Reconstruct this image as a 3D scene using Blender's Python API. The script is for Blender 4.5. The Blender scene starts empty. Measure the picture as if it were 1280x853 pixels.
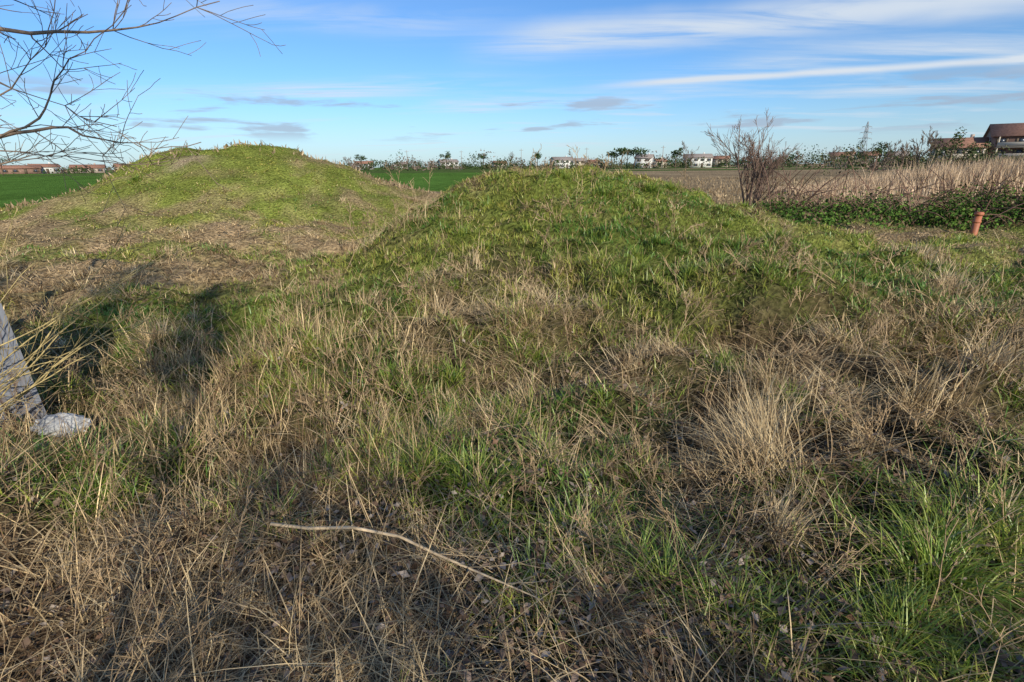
import bpy, math, random
import numpy as np
from mathutils import Vector, Matrix
import bmesh
random.seed(7)
rng = np.random.default_rng(11)
scene = bpy.context.scene
EYE = 1.7

# ------------------------------------------------------------------ noise
def _h(xi, yi, s):
    h = (xi.astype(np.int64)*374761393 + yi.astype(np.int64)*668265263 + s*144269504) & 0xffffffff
    h = ((h ^ (h >> 13))*1274126177) & 0xffffffff
    h = h ^ (h >> 16)
    return h/4294967296.0
def vn(x, y, s=0):
    x = np.asarray(x, float); y = np.asarray(y, float)
    xi = np.floor(x); yi = np.floor(y); fx = x-xi; fy = y-yi
    fx = fx*fx*(3-2*fx); fy = fy*fy*(3-2*fy)
    a = _h(xi, yi, s); b = _h(xi+1, yi, s); c = _h(xi, yi+1, s); d = _h(xi+1, yi+1, s)
    return (a*(1-fx)+b*fx)*(1-fy)+(c*(1-fx)+d*fx)*fy
def fbm(x, y, s=0, o=4):
    t = 0; a = .5; n = 0
    for i in range(o):
        t = t+a*vn(x*2**i, y*2**i, s+i*17); n += a; a *= .5
    return t/n
def g2(x, y, cx, cy, sx, sy):
    return np.exp(-((x-cx)/sx)**2/2-((y-cy)/sy)**2/2)
def asym(d, sl, sr, p, pr=None):
    s = np.where(d < 0, sl, sr); pp = np.where(d < 0, p, pr if pr else p)
    return np.exp(-(np.abs(d)/s)**pp)

# ------------------------------------------------------------------ terrain
def height(x, y):
    x = np.asarray(x, float); y = np.asarray(y, float)
    r = np.hypot(x, y)
    near = np.exp(-(r/38)**4)
    A = 2.45*asym(x+10.6, 5.2, 6.0, 2.3)*asym(y-21, 5.0, 6.0, 2.1)
    B = 1.56*asym(x-1.0, 3.25, 4.4, 3.0, 2.2)*asym(y-12.2, 5.0, 4.5, 2.4)
    C = .36*g2(x, y, 2.2, 5.3, 1.2, .45) - .16*g2(x, y, 1.9, 4.4, 1.0, .4)
    C = C + .22*g2(x, y, -1.6, 7.4, 1.2, .9) - .18*g2(x, y, -3.9, 13, 1.1, 4)
    C = C - .14*g2(x, y, 10, 12, 4, 3)
    und = (fbm(x*.6+3, y*.6, 5)-.5)*.46*np.clip((r-1.2)/3, .25, 1)
    und = und + (vn(x*1.5, y*1.5, 9)-.5)*.30*np.clip((r-1.0)/2.5, .3, 1)
    lump = np.abs(vn(x*2.9+5, y*2.9, 10)-.5)*2
    und = und + (.5-lump)*.24*np.clip((r-1.0)/2, .3, 1)*np.clip(1.4-r/22, .3, 1)
    return A+np.maximum(B, 0)+C+und*near

def greenness(x, y):
    g = .53+(fbm(x*.8, y*.8, 31)-.5)*1.8+(fbm(x*.22, y*.22, 37)-.5)*.7
    g = g+(vn(x*2.6, y*2.6, 33)-.5)*.8
    for cx, cy, sx, sy, a in [(3.6, 7.6, 2.4, 2.8, .42), (.8, 10.5, 3, 2.6, .26), (-10.8, 19, 4.5, 3.6, 1.0),
                              (-15, 13.0, 5, 3.2, -.75), (-2.9, 2.7, 1.5, 1.5, -.36), (-1.2, 1.4, 1, .7, -.2),
                              (1.9, 1.6, .55, .45, .6), (6.2, 5.2, 2.4, 1.6, -.28), (1.4, 2.7, .45, .5, -.45),
                              (-3, 6, 2, 1.6, .15), (.2, 2.6, .8, .9, .22), (-7, 8.5, 2.5, 1.6, -.3), (-6, 12.5, 3, 1.6, -.25),
                              (.2, 5.5, 2, 1.5, .06), (-4.5, 21, 2, 3, -.5), (2.4, 4.1, 1.4, .6, -.35), (.6, 1.5, .6, .4, .25), (3.6, 3.0, .9, .7, -.2)]:
        g = g+a*g2(x, y, cx, cy, sx, sy)
    far = np.clip((y-19)/5, 0, 1)*np.clip((x-1)/5, 0, 1)
    g = g-.9*far
    return g

def in_green_field(x, y):
    w = (fbm(x*.1, y*.1, 71)-.5)*3
    return (y+w > 25+.75*(x+22)) & (x < .06*y-2.5) & (y > 24)

# ------------------------------------------------------------------ materials
def new_mat(name):
    m = bpy.data.materials.new(name); m.use_nodes = True
    nt = m.node_tree; nt.nodes.clear()
    out = nt.nodes.new('ShaderNodeOutputMaterial')
    return m, nt, out
def foliage_mat(name, transl=.28, nscale=9, var=.35, gloss=0):
    m, nt, out = new_mat(name); N = nt.nodes; L = nt.links
    at = N.new('ShaderNodeAttribute'); at.attribute_name = 'Col'
    geo = N.new('ShaderNodeNewGeometry')
    no = N.new('ShaderNodeTexNoise'); no.inputs['Scale'].default_value = nscale; no.inputs['Detail'].default_value = 1
    L.new(geo.outputs['Position'], no.inputs['Vector'])
    mr = N.new('ShaderNodeMapRange'); mr.inputs[3].default_value = 1-var; mr.inputs[4].default_value = 1+var
    mr.inputs[1].default_value = .3; mr.inputs[2].default_value = .7
    L.new(no.outputs['Fac'], mr.inputs[0])
    mx = N.new('ShaderNodeVectorMath'); mx.operation = 'SCALE'
    L.new(at.outputs['Color'], mx.inputs[0]); L.new(mr.outputs[0], mx.inputs['Scale'])
    b = N.new('ShaderNodeBsdfDiffuse'); L.new(mx.outputs[0], b.inputs['Color']); last = b
    if transl > 0:
        t = N.new('ShaderNodeBsdfTranslucent'); L.new(mx.outputs[0], t.inputs['Color'])
        s = N.new('ShaderNodeMixShader'); s.inputs[0].default_value = transl
        L.new(b.outputs[0], s.inputs[1]); L.new(t.outputs[0], s.inputs[2]); last = s
    if gloss > 0:
        g = N.new('ShaderNodeBsdfGlossy'); g.inputs['Roughness'].default_value = .45; g.inputs['Color'].default_value = (.9, 1, .8, 1)
        s = N.new('ShaderNodeMixShader'); s.inputs[0].default_value = gloss
        L.new(last.outputs[0], s.inputs[1]); L.new(g.outputs[0], s.inputs[2]); last = s
    L.new(last.outputs[0], out.inputs[0])
    return m
def simple_mat(name, col, var=.25, scale=6, rough=.8, bump=0, col2=None, metallic=0):
    m, nt, out = new_mat(name); N = nt.nodes; L = nt.links
    tc = N.new('ShaderNodeTexCoord')
    no = N.new('ShaderNodeTexNoise'); no.inputs['Scale'].default_value = scale; no.inputs['Detail'].default_value = 6
    L.new(tc.outputs['Object'], no.inputs['Vector'])
    cr = N.new('ShaderNodeValToRGB')
    c2 = col2 if col2 else tuple(c*(1+var) for c in col)
    cr.color_ramp.elements[0].color = (*[c*(1-var) for c in col], 1); cr.color_ramp.elements[0].position = .35
    cr.color_ramp.elements[1].color = (*c2, 1); cr.color_ramp.elements[1].position = .65
    L.new(no.outputs['Fac'], cr.inputs[0])
    b = N.new('ShaderNodeBsdfPrincipled'); b.inputs['Roughness'].default_value = rough
    b.inputs['Metallic'].default_value = metallic
    L.new(cr.outputs[0], b.inputs['Base Color'])
    if bump:
        bp = N.new('ShaderNodeBump'); bp.inputs['Strength'].default_value = bump; bp.inputs['Distance'].default_value = .02
        L.new(no.outputs['Fac'], bp.inputs['Height']); L.new(bp.outputs[0], b.inputs['Normal'])
    L.new(b.outputs[0], out.inputs[0])
    return m

M_leaf = foliage_mat('grass_blades', .28, 6, .2, .05)
M_dry = foliage_mat('dry_straw', 0, 7, .25)
M_litter = foliage_mat('leaf_litter', 0, 30, .35)
M_bark = foliage_mat('bark', 0, 25, .3)
M_far = foliage_mat('distant_foliage', 0, .6, .35)

def ground_mat():
    m, nt, out = new_mat('ground_soil'); N = nt.nodes; L = nt.links
    at = N.new('ShaderNodeAttribute'); at.attribute_name = 'Col'
    geo = N.new('ShaderNodeNewGeometry')
    def noise(s, d=6, st=None):
        n = N.new('ShaderNodeTexNoise'); n.inputs['Scale'].default_value = s; n.inputs['Detail'].default_value = d
        if st:
            mp = N.new('ShaderNodeMapping'); mp.inputs['Scale'].default_value = st
            L.new(geo.outputs['Position'], mp.inputs[0]); L.new(mp.outputs[0], n.inputs['Vector'])
        else: L.new(geo.outputs['Position'], n.inputs['Vector'])
        return n
    n1 = noise(16); n2 = noise(1.1, 8); n3 = noise(.12, 5, (1, .35, 1))
    def mr(n, lo, hi, a=.3, b=.7):
        q = N.new('ShaderNodeMapRange'); q.inputs[1].default_value = a; q.inputs[2].default_value = b
        q.inputs[3].default_value = lo; q.inputs[4].default_value = hi; L.new(n.outputs['Fac'], q.inputs[0]); return q
    a = mr(n1, .45, 1.55); b = mr(n2, .7, 1.3); c = mr(n3, .75, 1.25)
    m1 = N.new('ShaderNodeMath'); m1.operation = 'MULTIPLY'; L.new(a.outputs[0], m1.inputs[0]); L.new(b.outputs[0], m1.inputs[1])
    m2 = N.new('ShaderNodeMath'); m2.operation = 'MULTIPLY'; L.new(m1.outputs[0], m2.inputs[0]); L.new(c.outputs[0], m2.inputs[1])
    sc = N.new('ShaderNodeVectorMath'); sc.operation = 'SCALE'
    L.new(at.outputs['Color'], sc.inputs[0]); L.new(m2.outputs[0], sc.inputs['Scale'])
    bs = N.new('ShaderNodeBsdfDiffuse')
    L.new(sc.outputs[0], bs.inputs['Color'])
    bp = N.new('ShaderNodeBump'); bp.inputs['Strength'].default_value = .8; bp.inputs['Distance'].default_value = .05
    L.new(m1.outputs[0], bp.inputs['Height']); L.new(bp.outputs[0], bs.inputs['Normal'])
    L.new(bs.outputs[0], out.inputs[0])
    return m
M_ground = ground_mat()

# ------------------------------------------------------------------ mesh helpers
def mesh_np(name, V, loops, totals, col, mat, smooth=False):
    me = bpy.data.meshes.new(name)
    me.vertices.add(len(V)); me.vertices.foreach_set('co', np.asarray(V, np.float32).ravel())
    me.loops.add(len(loops)); me.loops.foreach_set('vertex_index', np.asarray(loops, np.int32))
    totals = np.asarray(totals, np.int32)
    st = np.zeros(len(totals), np.int32); st[1:] = np.cumsum(totals)[:-1]
    me.polygons.add(len(totals)); me.polygons.foreach_set('loop_start', st); me.polygons.foreach_set('loop_total', totals)
    if smooth: me.polygons.foreach_set('use_smooth', np.ones(len(totals), bool))
    me.update(calc_edges=True)
    if col is not None:
        ca = me.color_attributes.new('Col', 'FLOAT_COLOR', 'POINT')
        c4 = np.ones((len(V), 4), np.float32); c4[:, :3] = col
        ca.data.foreach_set('color', c4.ravel())
    me.materials.append(mat)
    ob = bpy.data.objects.new(name, me); scene.collection.objects.link(ob)
    return ob

def blade_arrays(root, h, w, az, lean, curl, col, tipcol=None):
    n = len(h)
    ts = [0, .38, .72, 1.0]; ws = [.9, 1.0, .62, 0]
    dx = np.cos(az); dy = np.sin(az)
    pa = az+np.pi/2+rng.normal(0, .5, n)
    px = np.cos(pa); py = np.sin(pa)
    P = [root.copy()]
    for i in range(3):
        dt = (ts[i+1]-ts[i])*h
        ph = np.minimum(lean+curl*(ts[i]+ts[i+1])/2, 1.75)
        q = P[-1].copy()
        q[:, 0] += np.sin(ph)*dx*dt; q[:, 1] += np.sin(ph)*dy*dt; q[:, 2] += np.cos(ph)*dt
        P.append(q)
    V = np.zeros((n, 7, 3)); C = np.zeros((n, 7, 3))
    if tipcol is None: tipcol = col
    k = 0
    for i in range(4):
        c = col*(1-ts[i])+tipcol*ts[i]
        if i < 3:
            o = np.stack([px, py, np.zeros(n)], 1)*(w*ws[i]/2)[:, None]
            V[:, k] = P[i]-o; V[:, k+1] = P[i]+o; C[:, k] = c; C[:, k+1] = c; k += 2
        else:
            V[:, 6] = P[3]; C[:, 6] = c
    return V, C
def blades_obj(name, parts, mat):
    V = np.concatenate([p[0] for p in parts]); C = np.concatenate([p[1] for p in parts])
    n = len(V)
    base = (np.arange(n)*7)[:, None]
    pat = np.array([0, 1, 3, 2, 2, 3, 5, 4, 4, 5, 6])
    loops = (base+pat).ravel(); totals = np.tile([4, 4, 3], n)
    return mesh_np(name, V.reshape(-1, 3), loops, totals, C.reshape(-1, 3), mat)

class MB:
    def __init__(s): s.v = []; s.f = []; s.c = []
    def tube(s, pts, rad, col, sides=4):
        base = len(s.v); n = len(pts)
        for i, p in enumerate(pts):
            d = (pts[min(i+1, n-1)]-pts[max(i-1, 0)])
            if d.length < 1e-6: d = Vector((0, 0, 1))
            d.normalize()
            u = d.cross(Vector((0, 0, 1)) if abs(d.z) < .9 else Vector((1, 0, 0))).normalized(); w = d.cross(u)
            for k in range(sides):
                a = 2*math.pi*k/sides
                s.v.append(p+(u*math.cos(a)+w*math.sin(a))*rad[i]); s.c.append(col)
        for i in range(n-1):
            for k in range(sides):
                a = base+i*sides+k; b = base+i*sides+(k+1) % sides
                s.f.append((a, b, b+sides, a+sides))
        s.f.append(tuple(base+k for k in range(sides))[::-1]); s.f.append(tuple(base+(n-1)*sides+k for k in range(sides)))
    def quad(s, c, n, size, col, asp=1.0):
        n = n.normalized()
        u = n.orthogonal().normalized(); u.rotate(Matrix.Rotation(random.uniform(0, 6.28), 3, n)); w = n.cross(u)
        b = len(s.v)
        u = u*size*.5; w = w*size*.5*asp
        s.v += [c-u, c-w*.8+n*size*.08, c+u, c+w*.8+n*size*.08]; s.c += [col]*4
        s.f.append((b, b+1, b+2)); s.f.append((b, b+2, b+3))
    def box(s, x0, x1, y0, y1, z0, z1, col=(1, 1, 1)):
        b = len(s.v)
        for z in (z0, z1):
            for x, y in ((x0, y0), (x1, y0), (x1, y1), (x0, y1)): s.v.append(Vector((x, y, z))); s.c.append(col)
        for f in ((3, 2, 1, 0), (4, 5, 6, 7), (0, 1, 5, 4), (1, 2, 6, 5), (2, 3, 7, 6), (3, 0, 4, 7)):
            s.f.append(tuple(b+i for i in f))
    def build(s, name, mat, smooth=False):
        loops = [i for f in s.f for i in f]; tot = [len(f) for f in s.f]
        return mesh_np(name, np.array([tuple(v) for v in s.v]), loops, tot, np.array(s.c), mat, smooth)

def rv(a=1.0):
    return Vector((random.gauss(0, a), random.gauss(0, a), random.gauss(0, a)))
def jit(c, v=.2):
    k = 1+random.uniform(-v, v); return tuple(x*k for x in c)
def grow(mb, p, d, L, r, depth, col, nchild=4, spread=.7, up=.1, wig=.12, rmin=.002, ratio=.62, sides=4):
    k = 5 if depth > 0 else 4
    pts = [p.copy()]; rad = [r]; dd = d.normalized()
    r1 = max(rmin, r*.45)
    for i in range(k):
        dd = (dd+rv(wig)+Vector((0, 0, up))).normalized()
        pts.append(pts[-1]+dd*(L/k)); rad.append(r+(r1-r)*(i+1)/k)
    mb.tube(pts, rad, col, sides if r > .008 else 3)
    if depth <= 0: return
    for j in range(nchild):
        t = random.uniform(.25, 1.0)*k; i = min(int(t), k-1); q = pts[i].lerp(pts[i+1], t-i)
        ax = (pts[i+1]-pts[i]).normalized()
        o = ax.orthogonal(); o.rotate(Matrix.Rotation(random.uniform(0, 6.28), 3, ax))
        nd = (ax+o*random.uniform(.5, 1.2)*spread).normalized()
        grow(mb, q, nd, L*ratio*random.uniform(.7, 1.15), max(rmin, rad[i]*.6), depth-1, jit(col, .1), nchild, spread, up, wig, rmin, ratio, sides)

# ------------------------------------------------------------------ ground sheet
u = np.linspace(-6.8, 6.8, 560); gx = 4*np.sinh(u)*.85
t = np.linspace(-3.2, 6.4, 600); gy = 5+5*np.sinh(t)*1.0
X, Y = np.meshgrid(gx, gy); Z = height(X, Y)
R = np.hypot(X, Y)
nx, ny = len(gx), len(gy)
Gs = np.clip(greenness(X, Y), 0, 1)[..., None]
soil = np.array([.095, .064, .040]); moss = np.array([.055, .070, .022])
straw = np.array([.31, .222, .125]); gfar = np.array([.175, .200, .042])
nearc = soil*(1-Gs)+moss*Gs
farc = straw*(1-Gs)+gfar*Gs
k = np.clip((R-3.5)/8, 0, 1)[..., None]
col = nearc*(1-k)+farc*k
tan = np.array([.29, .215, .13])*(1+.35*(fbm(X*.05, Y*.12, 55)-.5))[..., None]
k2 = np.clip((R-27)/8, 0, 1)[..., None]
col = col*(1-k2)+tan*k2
gf = in_green_field(X, Y)[..., None]
col = np.where(gf, np.array([.095, .185, .036]), col)
fl = (Y > 150) & (fbm(X*.01, Y*.02, 91) > .5)
col = np.where(fl[..., None], np.array([.09, .13, .04]), col)
sc_ = np.exp(-(((X+10.9)/.7)**2+((Y-18.4)/.5)**2))[..., None]
col = col*(1-sc_)+np.array([.34, .26, .165])*sc_
V = np.stack([X, Y, Z], -1).reshape(-1, 3)
ii = (np.arange(ny-1)[:, None]*nx+np.arange(nx-1)[None, :]).ravel()
loops = np.stack([ii, ii+1, ii+nx+1, ii+nx], 1).ravel()
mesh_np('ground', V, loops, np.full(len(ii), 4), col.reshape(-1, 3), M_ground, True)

# ------------------------------------------------------------------ grass
def sample_tufts(N, rmax, a=4.0, rmin=.75, half=1.0):
    q = rng.random(N)
    r2 = (rmin**2+a*a)*((rmax**2+a*a)/(rmin**2+a*a))**q-a*a
    r = np.sqrt(r2); th = rng.uniform(-half, half, N)
    return r*np.sin(th), r*np.cos(th), r

def tuft_blades(x, y, r, nb, hmean, wmean, leanm, curlm, colf, hs=None, rad=.035, tip=None, leans=.35, flow=0.0, zoff=0):
    rep = np.repeat(np.arange(len(x)), nb); n = len(rep)
    az = rng.uniform(0, 2*np.pi, n)
    taz = rng.uniform(0, 2*np.pi, len(x)); use = rng.random(n) < .45
    az = np.where(use, taz[rep]+rng.normal(0, .5, n), az)
    if flow > 0:
        fa = fbm(x*.9, y*.9, 101, 3)*4*np.pi
        az = np.where(rng.random(n) < flow, fa[rep]+rng.normal(0, .45, n), az)
    rr = r[rep]
    ro = rng.random(n)*rad*(1+rr*.10)
    ra = rng.uniform(0, 2*np.pi, n)
    bx = x[rep]+np.cos(ra)*ro; by = y[rep]+np.sin(ra)*ro
    hsc = (hs[rep] if hs is not None else 1)
    h = hmean*hsc*rng.uniform(.5, 1.4, n)
    w = (wmean+.0008*rr)*rng.uniform(.6, 1.3, n)
    lean = np.abs(rng.normal(leanm, leans, n)); curl = np.abs(rng.normal(curlm, .35, n))
    root = np.stack([bx, by, height(bx, by)-.008+rng.random(n)*zoff], 1)
    c = colf(bx, by, n, rep)
    return blade_arrays(root, h, w, az, lean, curl, c, None if tip is None else c*tip)

def mixc(a, b, t): return np.array(a)*(1-t)[:, None]+np.array(b)*t[:, None]
def green_col(bx, by, n, rep):
    t = np.clip((fbm(bx*.7, by*.7, 61)-.5)*2.6+.58+rng.normal(0, .24, n), 0, 1)
    lush = g2(bx, by, 3.4, 7.6, 2.2, 2.8)*.4+g2(bx, by, .4, 2.6, 1.2, 1.2)*.3
    t = np.clip(t-lush, 0, 1)
    c = mixc((.090, .200, .030), (.410, .400, .085), t)
    c *= rng.uniform(.75, 1.25, n)[:, None]
    br = rng.random(n) < .14
    c[br] = np.array([.40, .29, .13])*rng.uniform(.5, 1.2, (br.sum(), 1))
    return c
def dry_col(bx, by, n, rep):
    t = np.clip(rng.normal(.46, .34, n)+(fbm(bx*.9, by*.9, 63)-.5), 0, 1)
    c = mixc((.15, .092, .052), (.72, .54, .30), t)
    return c*rng.uniform(.6, 1.2, n)[:, None]
def hz(x, y):
    return .36+1.25*fbm(x*1.1+7, y*1.1, 81)**1.3

N = 40000
x, y, r = sample_tufts(N, 42)
g = greenness(x, y)+rng.normal(0, .12, N)
barep = (fbm(x*1.5, y*1.5, 121) > np.where(r < 3.2, .485, .54)) & (r < 7) & (rng.random(N) < .76)
fieldm = in_green_field(x, y)
keep = ~fieldm & ~((np.hypot((x+10.9)/.7, (y-18.4)/.5) < .9)) & ~barep
isg = (g > .47) & keep
isd = (g <= .60) & keep
hg = hz(x, y)
far = np.clip(1-(r-5)*.035, .42, 1)
tipg = np.array([1.2, 1.12, 1.0])
gp = []; dp = []
gp.append(tuft_blades(x[isg], y[isg], r[isg], 9, .125, .0040, .45, .9, green_col, (hg*far)[isg], rad=.05, tip=tipg))
sub = isg & (rng.random(N) < .45)
gp.append(tuft_blades(x[sub], y[sub], r[sub], 5, .17, .0038, 1.0, .6, green_col, (hg*far)[sub], rad=.07, flow=.6, tip=tipg))
dp.append(tuft_blades(x[isd], y[isd], r[isd], 5, .12, .0026, .7, .6, dry_col, (hg*far)[isd], leans=.45, rad=.06))
sub = isd & (rng.random(N) < .8)
dp.append(tuft_blades(x[sub], y[sub], r[sub], 8, .20, .0026, 1.35, .3, dry_col, (hg*far)[sub], rad=.12, flow=.6, leans=.2, zoff=.03))
sub = keep & (g > .6) & (rng.random(N) < .4)
dp.append(tuft_blades(x[sub], y[sub], r[sub], 3, .18, .0022, 1.0, .45, dry_col, (hg*far)[sub], rad=.08))
sub = barep & ~fieldm & (rng.random(N) < .4)
dp.append(tuft_blades(x[sub], y[sub], r[sub], 4, .12, .0022, 1.45, .15, lambda a, b, n, rep: dry_col(a, b, n, rep)*.8, None, rad=.12, flow=.3, leans=.1, zoff=.01))
sub = keep & (rng.random(N) < .04) & (r < 10)
dp.append(tuft_blades(x[sub], y[sub], r[sub]*.5, 3, .32, .0022, .4, .4, dry_col, far[sub], rad=.08))
m = 2700; th = rng.uniform(-1, 1, m); lr = 1.0+np.abs(rng.normal(0, 3.4, m)); lx = lr*np.sin(th); ly = lr*np.cos(th)
kk = rng.random(m) < np.clip(1.2-greenness(lx, ly), .12, 1); lx = lx[kk]; ly = ly[kk]; lr = lr[kk]
dp.append(tuft_blades(lx, ly, lr, 3, .42, .0024, 1.22, .35, dry_col, rad=.15, leans=.3, flow=.35, zoff=.06))
m = 1900; lx = rng.normal(-2.3, 1.2, m); ly = np.abs(rng.normal(2.6, 1.1, m))+.6; lr = np.hypot(lx, ly)
kk = (lr > 1.15)
dp.append(tuft_blades(lx[kk], ly[kk], lr[kk], 3, .30, .0018, .45, .4, dry_col, rad=.06, leans=.35))
def tussock(cx, cy, nb, h, rad, colf, w, lean, curl, store, leans=.35, bias=None):
    n = nb
    a = rng.uniform(0, 2*np.pi, n); q = rad*np.abs(rng.normal(0, .6, n))
    bx = cx+np.cos(a)*q; by = cy+np.sin(a)*q
    az = a+rng.normal(0, .9, n)
    if bias is not None: az = np.where(rng.random(n) < .6, bias+rng.normal(0, .45, n), az)
    root = np.stack([bx, by, height(bx, by)-.01], 1)
    hh = h*rng.uniform(.35, 1.15, n); ww = w*rng.uniform(.6, 1.3, n)
    store.append(blade_arrays(root, hh, ww, az, np.abs(rng.normal(lean, leans, n)), np.abs(rng.normal(curl, .45, n)), colf(bx, by, n, None)))
def pale(bx, by, n, rep): return mixc((.30, .205, .11), (.75, .59, .35), rng.random(n))*rng.uniform(.7, 1.1, n)[:, None]
def vivid(bx, by, n, rep): return mixc((.10, .20, .026), (.38, .42, .075), rng.random(n))
for cx, cy, nb, h, rd in [(1.38, 2.45, 520, .52, .17), (1.6, 2.95, 480, .52, .22), (2.75, 3.1, 420, .4, .28), (1.25, 2.0, 200, .34, .12),
                          (.15, 4.6, 260, .3, .25), (.3, 5.4, 250, .3, .3), (-.8, 4.3, 200, .3, .25), (2.0, 3.6, 300, .42, .28),
                          (3.4, 3.4, 300, .36, .3), (4.1, 4.6, 340, .34, .4), (5.5, 6.3, 400, .36, .5), (6.5, 8, 400, .36, .6), (3.0, 4.4, 300, .34, .3),
                          (-1.7, 8.6, 300, .42, .5), (-2.4, 9.3, 300, .42, .6), (-.5, 6.5, 200, .28, .3), (-3.3, 4.6, 250, .36, .3),
                          (-1.2, 1.55, 150, .26, .15), (1.0, 3.9, 260, .34, .22), (.1, 3.6, 200, .26, .2), (.8, 5.0, 220, .28, .25)]:
    tussock(cx, cy, nb, h, rd, pale, .0024+.0006*math.hypot(cx, cy), .55, .8, dp, bias=random.uniform(0, 6.28))
for i in range(420):
    th = random.uniform(-.95, .95); rr = 1.6+abs(random.gauss(0, 6.5)); cx = rr*math.sin(th); cy = rr*math.cos(th)
    gg = float(greenness(np.array(cx), np.array(cy)))
    if random.random() < gg*.6:
        tussock(cx, cy, random.randint(80, 200), random.uniform(.14, .25), random.uniform(.1, .25), vivid, .0038+.0008*rr, .5, .9, gp)
    else:
        tussock(cx, cy, random.randint(70, 180), random.uniform(.20, .32), random.uniform(.12, .34), pale, .0024+.0007*rr, .95, .8, dp, bias=random.uniform(0, 6.28))
for cx, cy, nb, h, rd in [(1.75, 1.7, 600, .28, .28), (2.15, 2.0, 450, .27, .25), (1.45, 1.45, 300, .22, .2), (-.25, 2.4, 260, .22, .25),
                          (-.55, 3.0, 220, .24, .25), (.3, 2.0, 220, .20, .25), (-.9, 3.9, 200, .22, .3), (.9, 1.6, 200, .2, .25), (.1, 1.7, 160, .2, .2),
                          (2.9, 2.4, 380, .28, .3), (-1.5, 2.4, 160, .22, .2)]:
    tussock(cx, cy, nb, h, rd, vivid, .005, .5, .9, gp)
blades_obj('grass', gp, M_leaf)
blades_obj('dry_grass', dp, M_dry)

nb_ = 3500
x = rng.uniform(-14, 14, nb_); y = rng.uniform(-12, 2, nb_); r = np.full(nb_, 6.0)
ok = (np.hypot(x, y) > 1.3) & (np.abs(np.arctan2(x, y)) > .98); x = x[ok]; y = y[ok]; r = r[ok]
blades_obj('grass_verge', [tuft_blades(x, y, r, 6, .2, .006, .4, .8, green_col)], M_leaf)

# ------------------------------------------------------------------ reeds / tall dry grass at the right and beyond
def reedcol(bx, by, n, rep): return mixc((.38, .265, .165), (.66, .50, .34), rng.random(n))
n = 24000
x = rng.uniform(16, 54, n); y = 31+rng.normal(0, 1.8, n)+(x-30)*.05
hh = np.clip((x-15)/11, .22, 1)*2.05*(.55+.75*fbm(x*.35, y*.35, 12))*rng.uniform(.7, 1.1, n)
root = np.stack([x, y, height(x, y)], 1)
blades_obj('tall_reeds', [blade_arrays(root, hh, rng.uniform(.02, .045, n), rng.uniform(0, 6.28, n), np.abs(rng.normal(.12, .12, n)), np.abs(rng.normal(.3, .2, n)), reedcol(x, y, n, None))], M_dry)
n = 26000
r = rng.uniform(22, 75, n); b = rng.uniform(-1.05, 1.15, n); y = r*np.cos(np.arctan(b)); x = y*b
kk = ~in_green_field(x, y) & (~((x < .06*y+1) & (y > 34)) | (rng.random(n) < .02)); x = x[kk]; y = y[kk]; n = len(x)
hh = (.12+.5*fbm(x*.15, y*.3, 14)**1.5)*rng.uniform(.6, 1.2, n)*np.where(x < 0, .6, 1)
def fcol(bx, by, n, rep): return mixc((.22, .155, .092), (.46, .35, .215), np.clip(fbm(bx*.12, by*.3, 19)+rng.normal(0, .25, n), 0, 1))
root = np.stack([x, y, height(x, y)], 1)
blades_obj('dry_field_stubble', [blade_arrays(root, hh, rng.uniform(.03, .06, n), rng.uniform(0, 6.28, n), np.abs(rng.normal(.6, .3, n)), np.abs(rng.normal(.4, .3, n)), fcol(x, y, n, None))], M_dry)

# ------------------------------------------------------------------ leaf litter
mb = MB()
for i in range(12000):
    rr = 1.0+abs(random.gauss(0, 1.8)); th = random.uniform(-1.0, 1.0)
    xx = rr*math.sin(th); yy = rr*math.cos(th)
    zz = float(height(xx, yy))+random.uniform(.005, .06)
    c = random.choice([(.19, .13, .09), (.25, .18, .135), (.13, .085, .055), (.32, .26, .21), (.20, .12, .075), (.15, .10, .07)])
    mb.quad(Vector((xx, yy, zz)), Vector((random.gauss(0, .5), random.gauss(0, .5), 1)), random.uniform(.02, .055), jit(c, .3), random.uniform(.45, .9))
mb.build('fallen_leaves', M_litter)

# ------------------------------------------------------------------ dry weed stalks
mb = MB()
spots = [(1.75, 3.5, .7), (1.9, 3.7, .6), (1.35, 3.2, .5), (.9, 2.2, .35), (-2.0, 8.8, .9), (-1.5, 8.4, .8), (-2.5, 9.2, .9), (1.8, 5.2, .45), (2.3, 5.3, .5), (2.8, 5.2, .45),
         (.1, 2.3, .4), (2.9, 3.0, .5), (3.3, 3.8, .5), (-1.3, 3.2, .4), (-1.0, 2.2, .4), (3.8, 11, .6), (1.5, 11.5, .5), (2.2, 12, .5)]
for i in range(170):
    th = random.uniform(-.9, .9); rr = 1.6+abs(random.gauss(0, 5)); spots.append((rr*math.sin(th), rr*math.cos(th), random.uniform(.2, .5)))
for sx, sy, hh in spots:
    z0 = float(height(sx, sy)); rr = math.hypot(sx, sy)
    for k in range(random.randint(1, 3)):
        grow(mb, Vector((sx+random.gauss(0, .05), sy+random.gauss(0, .05), z0)), Vector((random.gauss(0, .6), random.gauss(0, .6), .8)), hh, .0020+.0003*rr, 2,
             jit((.38, .27, .16), .4), 4, .6, .03, .11, .0009+.00026*rr, .42, 3)
mb.build('dry_weed_stalks', M_bark)

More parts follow.
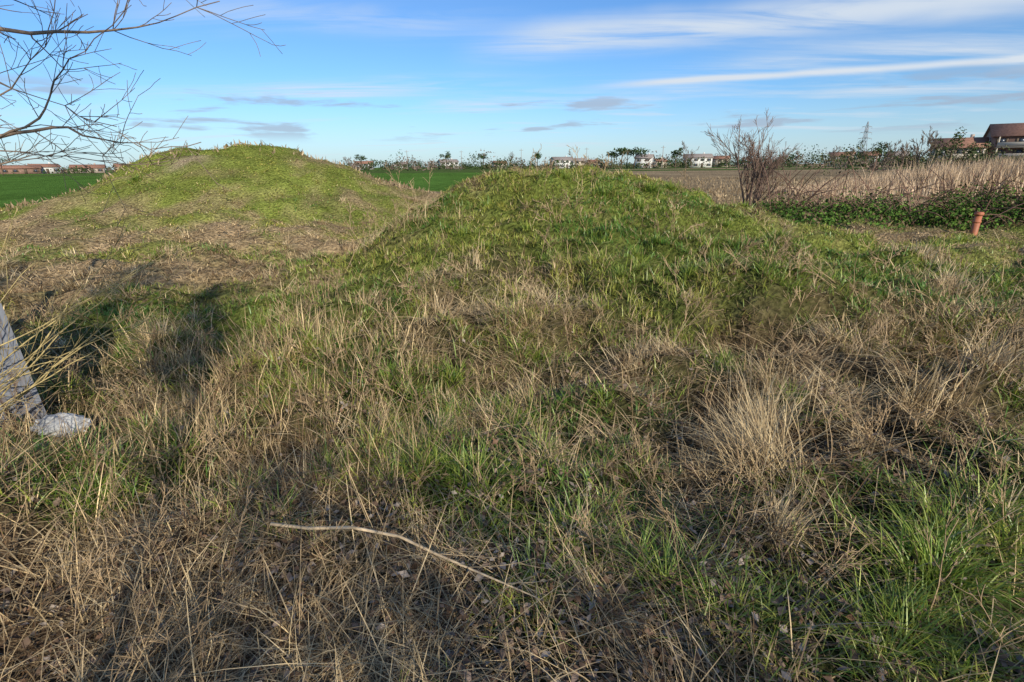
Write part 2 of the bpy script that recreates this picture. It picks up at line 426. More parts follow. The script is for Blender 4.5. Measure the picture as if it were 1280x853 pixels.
# ------------------------------------------------------------------ fallen stick
mb = MB()
pts = [(-1.10, 1.93), (-.92, 1.91), (-.72, 1.90), (-.50, 1.85), (-.34, 1.78), (-.20, 1.71), (-.04, 1.63), (.10, 1.56)]
base = max(float(height(a, b)) for a, b in pts)
pts = [Vector((a, b, base+.12-.010*i+(.02 if i in (2, 3) else 0))) for i, (a, b) in enumerate(pts)]
mb.tube(pts, [.0085, .008, .0076, .007, .0062, .0052, .004, .002], (.58, .44, .28), 6)
for i, d, L in [(4, Vector((.6, -.2, .1)), .3), (5, Vector((.7, -.25, .2)), .3), (5, Vector((.5, -.6, .0)), .2), (3, Vector((.5, .5, .2)), .12), (6, Vector((.6, -.1, .1)), .2)]:
    grow(mb, pts[i], d, L, .003, 1, (.5, .37, .22), 2, .5, 0, .06, .0012, .5, 4)
mb.build('fallen_branch', M_bark, True)

# ------------------------------------------------------------------ bare shrub
def bare_shrub(name, x, y, h, w, col, stems=9, rmin=.008, depth=3):
    mb = MB(); z = float(height(x, y))
    for k in range(stems):
        a = 2*math.pi*(k+random.random()*.6)/stems; s = random.uniform(.1, w)
        grow(mb, Vector((x+math.cos(a)*.10, y+math.sin(a)*.10, z-.05)), Vector((math.cos(a)*s, math.sin(a)*s, 1)), h*random.uniform(.5, .8), .034, depth, jit(col, .15), 5, .50, .045, .055, rmin, .46)
    return mb.build(name, M_bark)
bare_shrub('bare_shrub', 8.3, 18.2, 3.25, .56, (.20, .135, .105), 12, .0050)

# ------------------------------------------------------------------ near tree at the left (bare branches enter the view)
mb = MB()
tx, ty = -4.7, 2.7; tz = float(height(tx, ty))
trunk = [Vector((tx, ty, tz-.1)), Vector((tx+.05, ty, tz+.8)), Vector((tx+.15, ty+.05, tz+1.7)), Vector((tx+.1, ty+.1, tz+2.6)), Vector((tx+.2, ty+.2, tz+3.6))]
bc = (.22, .165, .125)
mb.tube(trunk, [.11, .09, .075, .06, .04], bc, 8)
limbs = [
 [(-4.55, 2.75, 1.9), (-3.6, 2.85, 2.25), (-2.53, 2.9, 2.36), (-2.1, 2.92, 2.34), (-1.74, 2.9, 2.38), (-1.41, 2.9, 2.47)],
 [(-4.55, 2.75, 1.7), (-3.5, 2.9, 1.75), (-2.69, 2.9, 1.86), (-2.4, 2.92, 1.92), (-2.15, 2.9, 1.85), (-1.9, 2.9, 1.80), (-1.62, 2.88, 1.83)],
 [(-2.69, 2.9, 1.86), (-2.45, 2.9, 1.93), (-2.3, 2.88, 2.12), (-2.1, 2.86, 2.26), (-1.85, 2.84, 2.42), (-1.7, 2.8, 2.56)],
 [(-4.6, 2.8, 2.2), (-3.4, 3.1, 2.5), (-2.6, 3.1, 2.55), (-2.1, 3.1, 2.58), (-1.6, 3.1, 2.56)],
 [(-3.4, 2.85, 2.2), (-2.9, 2.8, 2.2), (-2.5, 2.75, 2.12), (-2.2, 2.75, 2.0), (-1.95, 2.75, 1.9)],
 [(-4.5, 2.8, 2.6), (-3.2, 3.3, 2.9), (-2.2, 3.5, 2.95), (-1.6, 3.6, 3.0)],
 [(-3.5, 2.9, 1.75), (-2.9, 3.0, 1.72), (-2.5, 3.05, 1.79), (-2.2, 3.1, 1.76)],
 [(-3.4, 2.9, 1.8), (-2.9, 2.95, 1.95), (-2.6, 2.95, 2.1), (-2.35, 2.95, 2.3), (-2.2, 2.9, 2.5)],
 [(-3.2, 2.9, 1.73), (-2.8, 2.85, 1.80), (-2.4, 2.8, 1.78), (-2.0, 2.8, 1.72), (-1.75, 2.8, 1.74)],
]
for li, L in enumerate(limbs):
    P = [Vector(p) for p in L]
    Q = []
    for i in range(len(P)-1):
        for k in range(3):
            Q.append(P[i].lerp(P[i+1], k/3)+(rv(.008) if i+k else Vector()))
    Q.append(P[-1])
    r0 = [.021, .018, .007, .018, .009, .02, .008, .009, .007][li]
    rad = [max(.0022, r0*(1-i/(len(Q)-1))**1.3) for i in range(len(Q))]
    mb.tube(Q, rad, bc, 6)
    for k in range(14):
        i = random.randint(2, len(Q)-2)
        ax = (Q[i+1]-Q[i]).normalized()
        d = (ax*random.uniform(.5, 1.2)+Vector((random.gauss(0, .2), random.gauss(0, .5), random.gauss(.1, .6))))
        grow(mb, Q[i], d, random.uniform(.12, .36), max(.0022, rad[i]*.5), 1, jit((.26, .19, .14), .15), 3, .7, .02, .1, .0014, .5, 4)
mb.build('bare_tree', M_bark, True)

# yellow arching twigs of a shrub at the left edge
mb = MB()
sx, sy = -3.55, 2.75; sz = float(height(sx, sy))
ends = [(-1.68, 2.8, 1.34), (-1.95, 2.85, 1.22), (-2.0, 2.7, 1.05), (-2.1, 2.9, 1.42), (-2.3, 2.6, .95), (-2.2, 3.0, .85), (-2.5, 2.7, 1.25), (-2.4, 2.5, .75), (-2.7, 2.9, 1.5), (-1.85, 2.75, 1.28), (-2.05, 2.8, .9), (-1.8, 2.7, 1.1)]
for e in ends:
    s = Vector((sx+random.gauss(0, .08), sy+random.gauss(0, .08), sz+random.uniform(0, .5))); E = Vector(e)
    c = s.lerp(E, .5)+Vector((0, 0, random.uniform(-.02, .22)))
    Q = []
    for i in range(13):
        t = i/12; Q.append(s*(1-t)**2+c*2*t*(1-t)+E*t*t+rv(.006))
    rad = [.0045*(1-i/12)+.0016 for i in range(13)]
    mb.tube(Q, rad, (.46, .36, .17), 5)
    for k in range(8):
        i = random.randint(3, 11); ax = (Q[i+1]-Q[i]).normalized()
        grow(mb, Q[i], ax+rv(.4), random.uniform(.12, .35), .0022, 1, (.42, .33, .16), 2, .5, .0, .06, .0012, .5, 4)
mb.build('shrub_twigs', M_bark, True)

# ------------------------------------------------------------------ corrugated sheet fence at the left edge
def corr_mat():
    m, nt, out = new_mat('galvanised_rusty'); N = nt.nodes; L = nt.links
    tc = N.new('ShaderNodeTexCoord'); no = N.new('ShaderNodeTexNoise'); no.inputs['Scale'].default_value = 5; no.inputs['Detail'].default_value = 8
    mp = N.new('ShaderNodeMapping'); mp.inputs['Scale'].default_value = (3, 3, .6); L.new(tc.outputs['Object'], mp.inputs[0]); L.new(mp.outputs[0], no.inputs['Vector'])
    cr = N.new('ShaderNodeValToRGB'); e = cr.color_ramp.elements
    e[0].position = .46; e[0].color = (.17, .18, .21, 1); e[1].position = .62; e[1].color = (.09, .05, .03, 1)
    L.new(no.outputs['Fac'], cr.inputs[0])
    b = N.new('ShaderNodeBsdfPrincipled'); b.inputs['Metallic'].default_value = .1; b.inputs['Roughness'].default_value = .7
    L.new(cr.outputs[0], b.inputs['Base Color']); L.new(b.outputs[0], out.inputs[0]); return m
mb = MB(); nxs = 120; W = 1.6
z0 = float(height(-3.4, 3.07))
for i in range(nxs+1):
    s = i/nxs*W
    off = .010*math.sin(s*2*math.pi/.045)
    for zz in (-.25, .4, .8, 1.2):
        for thk in (0, .0015):
            mb.v.append(Vector((-3.07-s-(zz+.15)*.10, 3.07+off+thk+.03*zz, z0+zz))); mb.c.append((1, 1, 1))
for i in range(nxs):
    a = i*8; b = a+8
    for j in range(3):
        mb.f.append((a+2*j, a+2*j+2, b+2*j+2, b+2*j)); mb.f.append((a+2*j+1, b+2*j+1, b+2*j+3, a+2*j+3))
    mb.f.append((a+6, a+7, b+7, b+6))
mb.f.append((0, 1, 3, 2)); mb.f.append((2, 3, 5, 4)); mb.f.append((4, 5, 7, 6))
mb.build('corrugated_metal_fence', corr_mat(), True)

def rock(name, x, y, sx, sy, sz, mat, dz=0, seed=1):
    bm = bmesh.new(); bmesh.ops.create_icosphere(bm, subdivisions=4, radius=1)
    for v in bm.verts:
        c = v.co
        n = float(fbm(np.array(c.x*1.6+seed), np.array(c.y*1.6+c.z*1.3), seed))
        n2 = float(vn(np.array(c.x*4+c.z*3), np.array(c.y*4-c.z*2), seed))
        c *= .55+.75*n+.30*n2
        c.x = round(c.x*2.6)/2.6*.5+c.x*.5; c.z = round(c.z*2.2)/2.2*.5+c.z*.5
        c.x *= sx; c.y *= sy; c.z *= sz
    me = bpy.data.meshes.new(name); bm.to_mesh(me); bm.free(); me.materials.append(mat)
    ob = bpy.data.objects.new(name, me); scene.collection.objects.link(ob); ob.location = (x, y, float(height(x, y))+dz)
    ob.rotation_euler = (0, .25, .4)
    return ob
rock('white_stone', -2.88, 2.93, .13, .09, .06, simple_mat('pale_stone', (.38, .38, .38), .25, 9, .8, .8), .075, 5)

# ------------------------------------------------------------------ orange pipe
mb = MB(); px_, py_ = 11.7, 13.1; z = max(float(height(px_-a*.9, py_-a)) for a in (0, .4, .8, 1.2))
def cyl(mb, x, y, z0, z1, r, s=20):
    mb.tube([Vector((x, y, z0)), Vector((x, y, z1))], [r, r], (1, 1, 1), s)
cyl(mb, px_, py_, z-.6, z+.42, .075); cyl(mb, px_, py_, z+.42, z+.48, .10); cyl(mb, px_, py_, z+.48, z+.50, .085); cyl(mb, px_, py_, z+.24, z+.28, .087)
mb.build('orange_vent_pipe', simple_mat('orange_plastic', (.42, .14, .065), .15, 8, .6))

# ------------------------------------------------------------------ bramble thicket
def leafmass(mb, cx, cy, rx, ry, hgt, n, size, cols, z0=None, shell=.5):
    zz = float(height(cx, cy)) if z0 is None else z0
    for i in range(n):
        d = rv(1).normalized()
        if z0 is None: d.z = abs(d.z)
        rr = random.uniform(shell, 1.0)*random.uniform(.85, 1.08)
        p = Vector((cx+d.x*rx*rr, cy+d.y*ry*rr, zz+d.z*hgt*rr))
        mb.quad(p, d+rv(.5), size*random.uniform(.6, 1.3), jit(random.choice(cols), .3), .7)
mb = MB()
gcols = [(.065, .125, .026), (.09, .17, .034), (.04, .075, .02), (.12, .19, .04), (.14, .10, .06)]
for i in range(175):
    t = random.random(); bx = .47+t*.80
    yy = 16.2+random.gauss(0, .9)-t*.5; xx = bx*yy
    hh = (.68+.9*t)*random.uniform(.5, 1.15)
    leafmass(mb, xx, yy, random.uniform(.5, 1.0), random.uniform(.5, .9), hh, 155, .10, gcols)
for i in range(240):
    t = random.random(); bx = .48+t*.80; yy = 16.2+random.gauss(0, .9)-t*.6; xx = bx*yy; z = float(height(xx, yy))
    Q = [Vector((xx, yy, z))]; d = Vector((random.gauss(0, .5), random.gauss(0, .5), 1)).normalized()
    for k in range(6): d = (d+Vector((0, 0, -.20))+rv(.05)).normalized(); Q.append(Q[-1]+d*.32)
    mb.tube(Q, [.012]*6+[.006], (.20, .12, .09), 3)
mb.build('bramble_thicket', M_far)

# ------------------------------------------------------------------ hedge and trees behind the viewer (cast the foreground shade)
mb = MB()
def hedge_top(xx):
    t = 2.8+.4*math.sin(xx*1.7)
    if 1.2 < xx < 6.0: t = 4.1+.35*math.sin(xx*2.9+1)
    if xx > 6.0: t = 2.9+.3*math.sin(xx*3)
    return t
for i in range(235):
    xx = random.uniform(-9, 10) if i < 140 else random.uniform(1.3, 6.0)
    yy = -5.3+random.gauss(0, .35)
    top = hedge_top(xx)-.35
    zc = top*random.random()**.7
    leafmass(mb, xx, yy, random.uniform(.25, .5), .4, random.uniform(.25, .5), 56, .10, gcols, z0=zc, shell=.2)
for i in range(26):
    xx = -9+i*.72+random.gauss(0, .15)
    grow(mb, Vector((xx, -5.4+random.gauss(0, .2), float(height(xx, -5.4)))), Vector((random.gauss(0, .15), 0, 1)), hedge_top(xx)*.5, .028, 2, (.14, .10, .07), 5, .7, .08, .1, .006, .5, 4)
mb.build('roadside_hedge', M_far)
for (xx, yy, z0_, z1_, ww) in [(1.5, -5.1, 4.7, 6.5, .42), (.45, -5.6, 5.5, 7.8, .62), (-1.6, -6.4, 5.2, 8.0, .55)]:
    mb = MB()
    grow(mb, Vector((xx, yy, -.1)), Vector((0, 0, 1)), z1_*.85, .05, 1, (.13, .10, .075), 8, .3, .05, .02, .006, .16, 6)
    for i in range(30):
        q = i/29; zc = z0_+(z1_-z0_)*q; wd = ww*math.sin(math.pi*(.15+.75*q))
        leafmass(mb, xx+random.gauss(0, .16), yy+random.gauss(0, .16), wd, wd, .3, 40, .10, gcols, z0=zc, shell=.2)
    mb.build('roadside_tree', M_far)
for (xx, yy, hh) in [(3.2, -6.2, 2.5), (5.2, -6.4, 2.3), (8.0, -6.5, 2.3), (-5.5, -6, 2.5)]:
    mb = MB()
    for s in range(4):
        grow(mb, Vector((xx+random.gauss(0, .1), yy+random.gauss(0, .1), float(height(xx, yy))-.1)), Vector((random.gauss(0, .25), random.gauss(0, .25), 1)), hh, .035, 3, (.13, .10, .075), 5, .7, .05, .08, .005, .5, 5)
    mb.build('bare_tree', M_bark)

# ------------------------------------------------------------------ buildings
M_win = simple_mat('window_glass', (.05, .06, .08), .1, 3, .2)
M_shut = simple_mat('shutter_wood', (.10, .07, .045), .2, 3, .7)
M_roof = simple_mat('terracotta_roof', (.26, .13, .085), .25, 2.5, .85)
M_roofg = simple_mat('grey_roof', (.24, .20, .18), .2, 2.5, .85)
walls = {'white': simple_mat('white_render', (.62, .60, .56), .1, .5), 'cream': simple_mat('cream_render', (.50, .43, .33), .1, .5),
         'brick': simple_mat('brick_wall', (.25, .15, .11), .2, 1.5), 'pink': simple_mat('pink_render', (.44, .35, .29), .1, .5), 'grey': simple_mat('grey_render', (.38, .375, .37), .1, .5)}
def part(mb, name, mat, parent):
    o = mb.build(name, mat); o.parent = parent; return o
def house(name, x, y, w, d, h, rh, rot, wall, roof=None, storeys=2, balcony=False):
    e = bpy.data.objects.new(name, None); scene.collection.objects.link(e)
    e.location = (x, y, float(height(x, y))); e.rotation_euler = (0, 0, rot)
    roof = roof or M_roof
    m = MB(); m.box(-w/2, w/2, -d/2, d/2, -.3, h)
    b = len(m.v)
    for sx in (-1, 1):
        for p in ((sx*w/2, -d/2, h+.001), (sx*w/2, d/2, h+.001), (sx*w/2, 0, h+rh)): m.v.append(Vector(p)); m.c.append((1, 1, 1))
    m.f += [(b, b+1, b+2), (b+3, b+5, b+4)]
    part(m, 'walls', walls[wall], e)
    m = MB(); o = .5; th = .22; sl = rh/(d/2)
    for s in (-1, 1):
        b = len(m.v)
        for xx in (-w/2-o, w/2+o):
            for (yy, zz) in ((s*(d/2+o), h-o*sl+.02), (0, h+rh+.02), (0, h+rh+th), (s*(d/2+o), h-o*sl+th)):
                m.v.append(Vector((xx, yy, zz))); m.c.append((1, 1, 1))
        for f in ((0, 1, 2, 3), (7, 6, 5, 4), (0, 4, 5, 1), (3, 2, 6, 7), (0, 3, 7, 4)): m.f.append(tuple(b+i for i in f))
    part(m, 'roof', roof, e)
    m = MB(); m.box(w*.2, w*.2+.7, .4, 1.1, h+rh*.6, h+rh+.9); part(m, 'chimney', walls[wall], e)
    mw = MB(); ms = MB(); n = max(2, int(w/3)); sh = h/storeys
    for k in range(storeys):
        for i in range(n):
            cx = -w/2+(i+.5)*w/n
            if k == 0 and i == n//2: continue
            z0 = k*sh+sh*.32; z1 = z0+sh*.46
            for s in (-1, 1):
                y0, y1 = (s*d/2, s*(d/2+.04)) if s > 0 else (-d/2-.04, -d/2)
                mw.box(cx-.5, cx+.5, y0, y1, z0, z1)
                ms.box(cx-1.0, cx-.52, y0-.03, y1+.03, z0, z1); ms.box(cx+.52, cx+1.0, y0-.03, y1+.03, z0, z1)
        for s in (-1, 1):
            x0, x1 = (w/2, w/2+.04) if s > 0 else (-w/2-.04, -w/2)
            for cy in (-d*.22, d*.22): mw.box(x0, x1, cy-.5, cy+.5, k*sh+sh*.32, k*sh+sh*.78)
    part(mw, 'windows', M_win, e); part(ms, 'shutters', M_shut, e)
    m = MB(); cx = -w/2+(n//2+.5)*w/n; m.box(cx-.55, cx+.55, -d/2-.05, -d/2, 0, 2.2); part(m, 'door', M_shut, e)
    if balcony:
        m = MB()
        for k in range(1, storeys):
            m.box(-w*.45, w*.45, -d/2-1.5, -d/2-.06, k*sh-.15, k*sh)
            m.box(-w*.45, w*.45, -d/2-1.5, -d/2-1.42, k*sh+.003, k*sh+1.0)
        for xx in (-w*.45, -w*.15, w*.15, w*.43): m.box(xx, xx+.25, -d/2-1.40, -d/2-1.15, .0, h-.2)
        part(m, 'balconies', walls['cream'], e)
    return e
H = [
 (-.905, 250, 14, 9, 2.4, 1.2, 'brick', .7, 1), (-.86, 260, 10, 9, 3.0, 1.2, 'white', .9, 1), (-.78, 270, 13, 9, 2.4, 1.4, 'pink', .6, 1), (-.71, 280, 9, 9, 2.8, 1.3, 'cream', .7, 1),
 (-.27, 380, 12, 9, 4.0, 1.5, 'grey', .2, 2), (-.20, 390, 8, 9, 3.4, 1.4, 'white', 0, 2), (-.115, 370, 12, 9, 4.4, 1.6, 'white', .4, 2),
 (-.02, 390, 9, 9, 3.4, 1.5, 'cream', .2, 2), (.095, 320, 12, 9, 4.6, 1.6, 'white', .3, 2), (.125, 345, 9, 8, 4.2, 1.5, 'cream', -.2, 2), (.152, 350, 7, 8, 3.4, 1.4, 'grey', .1, 2),
 (.247, 275, 8, 9, 4.8, 1.6, 'white', -.4, 2), (.274, 290, 6, 8, 3.2, 1.3, 'cream', .2, 1), (.345, 285, 13, 9, 4.9, 1.7, 'white', -.15, 2), (.388, 315, 9, 9, 4.4, 1.6, 'cream', -.5, 2),
 (.61, 280, 11, 9, 5.0, 1.8, 'white', -.5, 2), (.66, 270, 9, 9, 5.0, 1.8, 'grey', -.7, 2), (.71, 265, 9, 9, 4.8, 1.8, 'cream', -.5, 2)]
for b, D, w, d, h, rh, wl, rot, st in H:
    house('country_house', b*D, D, w, d, h, rh, rot, wl, M_roof if random.random() < .45 else M_roofg, st)
house('apartment_house', 117.0, 122, 16, 12, 7.0, 2.6, -.60, 'brick', M_roof, 3, True)
house('apartment_house', 105.0, 128, 9, 10, 4.8, 2.0, -.60, 'pink', M_roof, 2, True)

# ------------------------------------------------------------------ distant trees
def crown(mb, x, y, z, rx, rz, n, size, cols, lumps=5):
    cs = [(Vector((random.gauss(0, .45)*rx, random.gauss(0, .45)*rx, random.gauss(0, .4)*rz)), random.uniform(.4, .65)) for _ in range(lumps)]
    for i in range(n):
        c, s = random.choice(cs); d = rv(1).normalized()
        p = Vector((x, y, z))+c+Vector((d.x*rx*s, d.y*rx*s, d.z*rz*s))*random.uniform(.6, 1)
        mb.quad(p, d+rv(.4), size*random.uniform(.6, 1.3), jit(random.choice(cols), .3), .8)
ever = [(.045, .070, .026), (.055, .085, .03), (.035, .055, .022)]
bare = [(.18, .135, .105), (.21, .155, .12), (.14, .11, .09)]
olive = [(.085, .095, .045), (.115, .11, .06)]
mb = MB()
for i in range(720):
    b = random.uniform(-1.25, 1.35); D = random.uniform(240, 420); x = b*D
    hh = random.uniform(2.5, 6.8)*(.55+1.05*float(fbm(np.array(b*9), np.array(1.), 3)))
    if b > .5: D = random.uniform(160, 260); x = b*D; hh *= .95
    if b < -.5: hh *= .7
    kind = random.choice([ever, bare, olive, ever, ever])
    crown(mb, x, D, hh*.5, hh*random.uniform(.5, 1.0), hh*.5, 80, .8 if b < .5 else .65, kind, 7)
for i in range(220):
    b = random.uniform(-1.25, 1.4); D = random.uniform(225, 420); x = b*D
    crown(mb, x, D, .9, random.uniform(4, 9), 1.5, 50, 1.0, random.choice([bare, olive, ever]))
for i in range(90):
    b = random.uniform(.58, 1.35); D = random.uniform(75, 140); x = b*D
    hh = random.uniform(1.6, 4.2); crown(mb, x, D, hh*.5, hh*.8, hh*.6, 100, .34, random.choice([bare, bare, olive, ever]))
mb.build('distant_tree_line', M_far)

def umbrella_pine(b, D, h, rx, rz=None, n=420):
    mb = MB(); x = b*D; z = float(height(x, D)); rz = rz or h*.22
    grow(mb, Vector((x, D, z-.1)), Vector((.02, 0, 1)), h*.8, h*.03, 1, (.12, .085, .06), 4, .8, .1, .03, .06, .4, 5)
    crown(mb, x, D, z+h-rz, rx, rz, n, h*.075, ever, 9)
    mb.build('umbrella_pine', M_far)
for b, D, h, rx in [(.205, 240, 9.2, 3.8), (.228, 238, 9.8, 4.4), (.186, 245, 8.0, 3.6), (.215, 243, 8.6, 4.0), (.05, 290, 9, 3.4), (-.05, 300, 8.4, 3.2), (-.118, 295, 8.6, 3.2), (-.275, 290, 8, 3.2), (.305, 235, 8.4, 2.4), (-.94, 185, 6, 4), (-.98, 190, 7, 4), (.68, 190, 8, 3)]:
    umbrella_pine(b, D, h, rx)
for b, D, h, rx in [(.81, 112, 8.0, 2.8), (.785, 118, 6.2, 2.4), (.84, 108, 5.5, 2.2), (.655, 150, 7, 2.2), (.94, 96, 3.5, 2.5), (.735, 130, 5.5, 2.4), (.87, 104, 4.5, 2.6)]:
    mb = MB(); x = b*D
    grow(mb, Vector((x, D, -.1)), Vector((.02, 0, 1)), h*.6, h*.03, 1, (.12, .085, .06), 5, .8, .1, .03, .04, .5, 5)
    crown(mb, x, D, h*.55, rx, h*.45, 500, .42, ever+olive, 8)
    mb.build('evergreen_tree', M_far)
for b, D, h in [(.325, 210, 9.0), (.77, 100, 7.5), (.755, 104, 7.0), (.725, 108, 6.0), (.60, 140, 6.5), (.62, 150, 6), (.335, 215, 8), (.69, 120, 6), (-.3, 250, 8), (-.18, 280, 8), (.0, 280, 8.5), (.44, 200, 6), (.40, 190, 6), (.53, 150, 5.5)]:
    mb = MB(); grow(mb, Vector((b*D, D, -.1)), Vector((.02, 0, 1)), h*.62, .14, 3, (.17, .13, .10), 5, .55, .08, .07, .035, .55, 4)
    mb.build('bare_poplar', M_bark)

for b, D, h in [(-.19, 260, 9), (-.09, 270, 9), (.02, 250, 9), (.14, 240, 9), (.28, 225, 9)]:
    mb = MB(); mb.tube([Vector((b*D, D, -.2)), Vector((b*D, D, h))], [.16, .11], (.3, .28, .26), 6)
    mb.box(b*D-.9, b*D+.9, D-.08, D+.08, h-.7, h-.55, (.3, .28, .26)); mb.build('utility_pole', M_bark)
mb = MB(); D = 560; x = .646*D; c = (.30, .31, .33); hh = 41
lev = [(0, 4.0), (9, 3.0), (17, 2.2), (24, 1.5), (30, 1.1), (36, .9), (hh, .15)]
cor = []
for z, w in lev: cor.append([Vector((x+sx*w, D+sy*w, z)) for sx, sy in ((-1, -1), (1, -1), (1, 1), (-1, 1))])
for i in range(len(lev)-1):
    for k in range(4):
        mb.tube([cor[i][k], cor[i+1][k]], [.22, .2], c, 4); mb.tube([cor[i][k], cor[i+1][(k+1) % 4]], [.12, .12], c, 3); mb.tube([cor[i][(k+1) % 4], cor[i+1][k]], [.12, .12], c, 3)
for z, w in ((25, 7), (30.5, 6), (36, 5)):
    for s in (-1, 1):
        mb.tube([Vector((x, D, z+1.2)), Vector((x+s*w, D, z))], [.2, .15], c, 4); mb.tube([Vector((x, D, z-.3)), Vector((x+s*w, D, z))], [.2, .15], c, 4)
        mb.tube([Vector((x+s*w, D, z)), Vector((x+s*w, D, z-1.8))], [.12, .12], c, 4)
mb.build('electricity_pylon', M_bark)

# ------------------------------------------------------------------ sky
SUN_EL = 25; SUN_AZ = 155
w = bpy.data.worlds.new("World"); scene.world = w; w.use_nodes = True
nt = w.node_tree; N = nt.nodes; L = nt.links; N.clear()
out = N.new('ShaderNodeOutputWorld'); bg = N.new('ShaderNodeBackground'); bg.inputs[1].default_value = .13
L.new(bg.outputs[0], out.inputs[0])
sky = N.new('ShaderNodeTexSky'); sky.sky_type = 'NISHITA'; sky.sun_disc = False
sky.sun_elevation = math.radians(SUN_EL); sky.sun_rotation = math.radians(SUN_AZ)
sky.air_density = 1.0; sky.dust_density = .4; sky.ozone_density = 2.5
tc = N.new('ShaderNodeTexCoord'); gen = tc.outputs['Generated']
sep = N.new('ShaderNodeSeparateXYZ'); L.new(gen, sep.inputs[0])
def math_(op, a, b=None, c=None, clamp=False):
    n = N.new('ShaderNodeMath'); n.operation = op; n.use_clamp = clamp
    for i, q in enumerate((a, b, c)):
        if q is None: continue
        if isinstance(q, (int, float)): n.inputs[i].default_value = q
        else: L.new(q, n.inputs[i])
    return n.outputs[0]
def rng_(v, a, b, lo=0, hi=1):
    n = N.new('ShaderNodeMapRange'); n.interpolation_type = 'SMOOTHSTEP'; L.new(v, n.inputs[0])
    for i, q in enumerate((a, b, lo, hi)): n.inputs[i+1].default_value = q
    return n.outputs[0]
def noise_(vec, s, d=5, dist=0, rough=.5):
    n = N.new('ShaderNodeTexNoise'); n.inputs['Scale'].default_value = s; n.inputs['Detail'].default_value = d
    n.inputs['Distortion'].default_value = dist; n.inputs['Roughness'].default_value = rough; L.new(vec, n.inputs['Vector']); return n.outputs['Fac']
def mapv(vec, sc, loc=(0, 0, 0), rot=(0, 0, 0)):
    m = N.new('ShaderNodeMapping'); m.inputs['Scale'].default_value = sc; m.inputs['Location'].default_value = loc; m.inputs['Rotation'].default_value = rot
    L.new(vec, m.inputs[0]); return m.outputs[0]
def band(a, b, wd, x0, x1, warp=.0):
    nrm = Vector(a).normalized().cross(Vector(b).normalized()).normalized()
    d = N.new('ShaderNodeVectorMath'); d.operation = 'DOT_PRODUCT'; L.new(gen, d.inputs[0]); d.inputs[1].default_value = nrm
    v = d.outputs['Value']
    if warp:
        nn = noise_(mapv(gen, (3, 3, 6)), 1.5, 4); v = math_('ADD', v, math_('MULTIPLY', math_('SUBTRACT', nn, .5), warp))
    ab = math_('ABSOLUTE', v)
    m = rng_(ab, 0, wd, 1, 0)
    return math_('MULTIPLY', m, rng_(sep.outputs[0], x0, x1))
zc = math_('ADD', math_('MAXIMUM', sep.outputs[2], 0), .06)
cv = N.new('ShaderNodeCombineXYZ')
L.new(math_('DIVIDE', sep.outputs[0], zc), cv.inputs[0]); L.new(math_('DIVIDE', sep.outputs[1], zc), cv.inputs[1])
plane = cv.outputs[0]
cirA = noise_(mapv(plane, (.32, 1.1, 1), (3.1, 1.7, 0), (0, 0, -.25)), 1.0, 8, .6, .62)
cirB = noise_(mapv(plane, (.10, .16, 1), (9, 4, 0)), 1.0, 3)
cir = math_('MULTIPLY', rng_(cirA, .42, .74), rng_(cirB, .34, .56))
wisp = math_('MULTIPLY', cir, .75)
fine = noise_(mapv(plane, (.5, 2.2, 1), (0, 0, 0), (0, 0, -.2)), 1.2, 8, .8, .6)
b1 = math_('MULTIPLY', band((-40, 723, 137), (640, 742, 200), .040, -.12, .10, warp=.03), rng_(fine, .25, .58))
b2 = math_('MULTIPLY', band((120, 708.5, 93.5), (640, 717.6, 120), .0080, .10, .32, warp=.008), rng_(fine, .15, .45, .5, 1))
b3 = math_('MULTIPLY', band((100, 708, 100), (640, 720, 145), .022, .15, .5, warp=.02), rng_(fine, .35, .7, 0, .6))
b4 = math_('MULTIPLY', band((-200, 690, 60), (300, 700, 88), .020, -.25, -.05, warp=.03), math_('MULTIPLY', rng_(fine, .35, .65, 0, .6), rng_(sep.outputs[0], .2, .4, 1, 0)))
b5 = math_('MULTIPLY', band((-500, 690, 85), (100, 700, 100), .022, -.55, -.35, warp=.03), math_('MULTIPLY', rng_(fine, .35, .65, 0, .6), rng_(sep.outputs[0], -.2, .1, 1, 0)))
b6 = math_('MULTIPLY', band((-600, 720, 190), (0, 730, 165), .035, -.65, -.40, warp=.04), math_('MULTIPLY', rng_(fine, .35, .65, 0, .4), rng_(sep.outputs[0], -.2, .1, 1, 0)))
cl = math_('ADD', math_('ADD', math_('ADD', wisp, math_('ADD', b5, b6)), math_('MULTIPLY', b1, .9)), math_('ADD', math_('MULTIPLY', b2, .95), math_('ADD', b3, b4)), clamp=True)
haze = rng_(sep.outputs[2], .0, .13, .42, 0)
cl = math_('MAXIMUM', cl, haze)
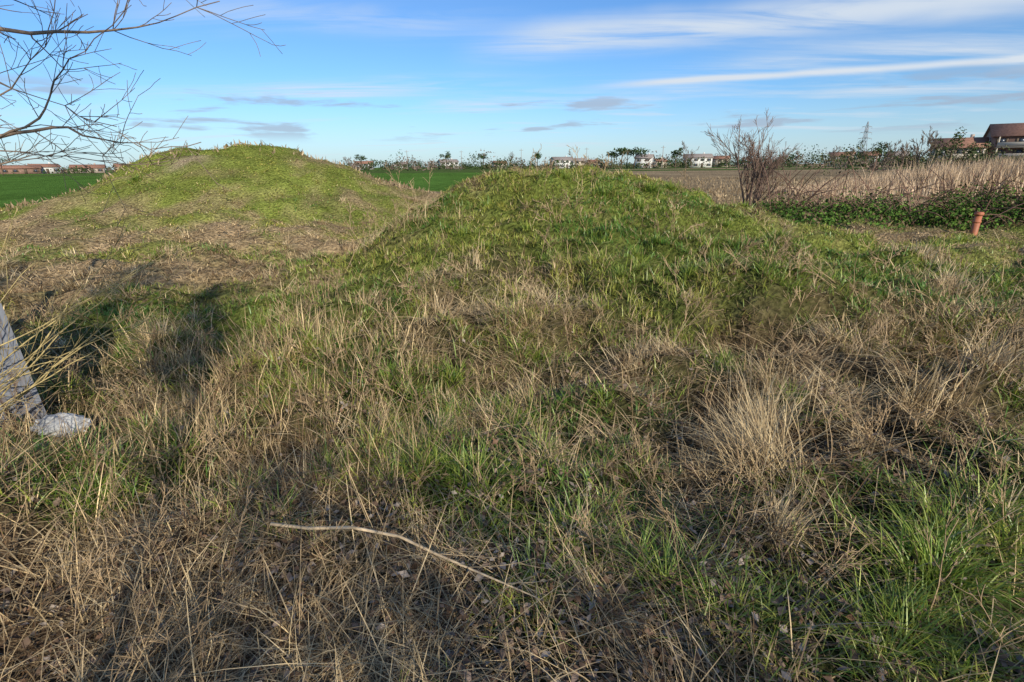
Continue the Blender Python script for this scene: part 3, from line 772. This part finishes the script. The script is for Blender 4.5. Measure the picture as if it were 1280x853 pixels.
mx = N.new('ShaderNodeMix'); mx.data_type = 'RGBA'; L.new(cl, mx.inputs['Factor'])
tint = N.new('ShaderNodeMix'); tint.data_type = 'RGBA'; tint.blend_type = 'MULTIPLY'; tint.inputs['Factor'].default_value = 1
L.new(sky.outputs[0], tint.inputs['A']); tint.inputs['B'].default_value = (.56, .84, 1.16, 1)
L.new(tint.outputs['Result'], mx.inputs['A']); mx.inputs['B'].default_value = (5.3, 5.9, 6.6, 1)
cu = noise_(mapv(gen, (5.5, 5.5, 44), (1.3, .4, .2)), 1.0, 5, .2, .55)
elm = math_('MULTIPLY', rng_(sep.outputs[2], .035, .06), rng_(sep.outputs[2], .10, .135, 1, 0))
cum = math_('MULTIPLY', rng_(cu, .53, .64), elm)
mx2 = N.new('ShaderNodeMix'); mx2.data_type = 'RGBA'; L.new(math_('MULTIPLY', cum, .7), mx2.inputs['Factor'])
L.new(mx.outputs['Result'], mx2.inputs['A']); mx2.inputs['B'].default_value = (3.0, 3.5, 4.4, 1)
L.new(mx2.outputs['Result'], bg.inputs[0])

sd = bpy.data.lights.new('sun', 'SUN'); sd.energy = 5.0; sd.angle = math.radians(.5); sd.color = (1, .92, .76)
so = bpy.data.objects.new('sun', sd); scene.collection.objects.link(so)
az = math.radians(SUN_AZ); el = math.radians(SUN_EL)
sdir = Vector((math.sin(az)*math.cos(el), math.cos(az)*math.cos(el), math.sin(el)))
so.rotation_euler = (-sdir).to_track_quat('-Z', 'Y').to_euler(); so.location = sdir*50

# ------------------------------------------------------------------ camera
cam = bpy.data.cameras.new('camera'); co = bpy.data.objects.new('camera', cam); scene.collection.objects.link(co)
cam.lens = 18; cam.sensor_width = 36; cam.clip_end = 6000; cam.clip_start = .05
co.location = (0, 0, EYE)
Rm = Matrix.Rotation(math.radians(90-18.9), 4, 'X') @ Matrix.Rotation(math.radians(-.5), 4, 'Z')
co.rotation_euler = Rm.to_euler()
scene.camera = co
scene.view_settings.view_transform = 'Standard'; scene.view_settings.look = 'None'; scene.view_settings.exposure = 0
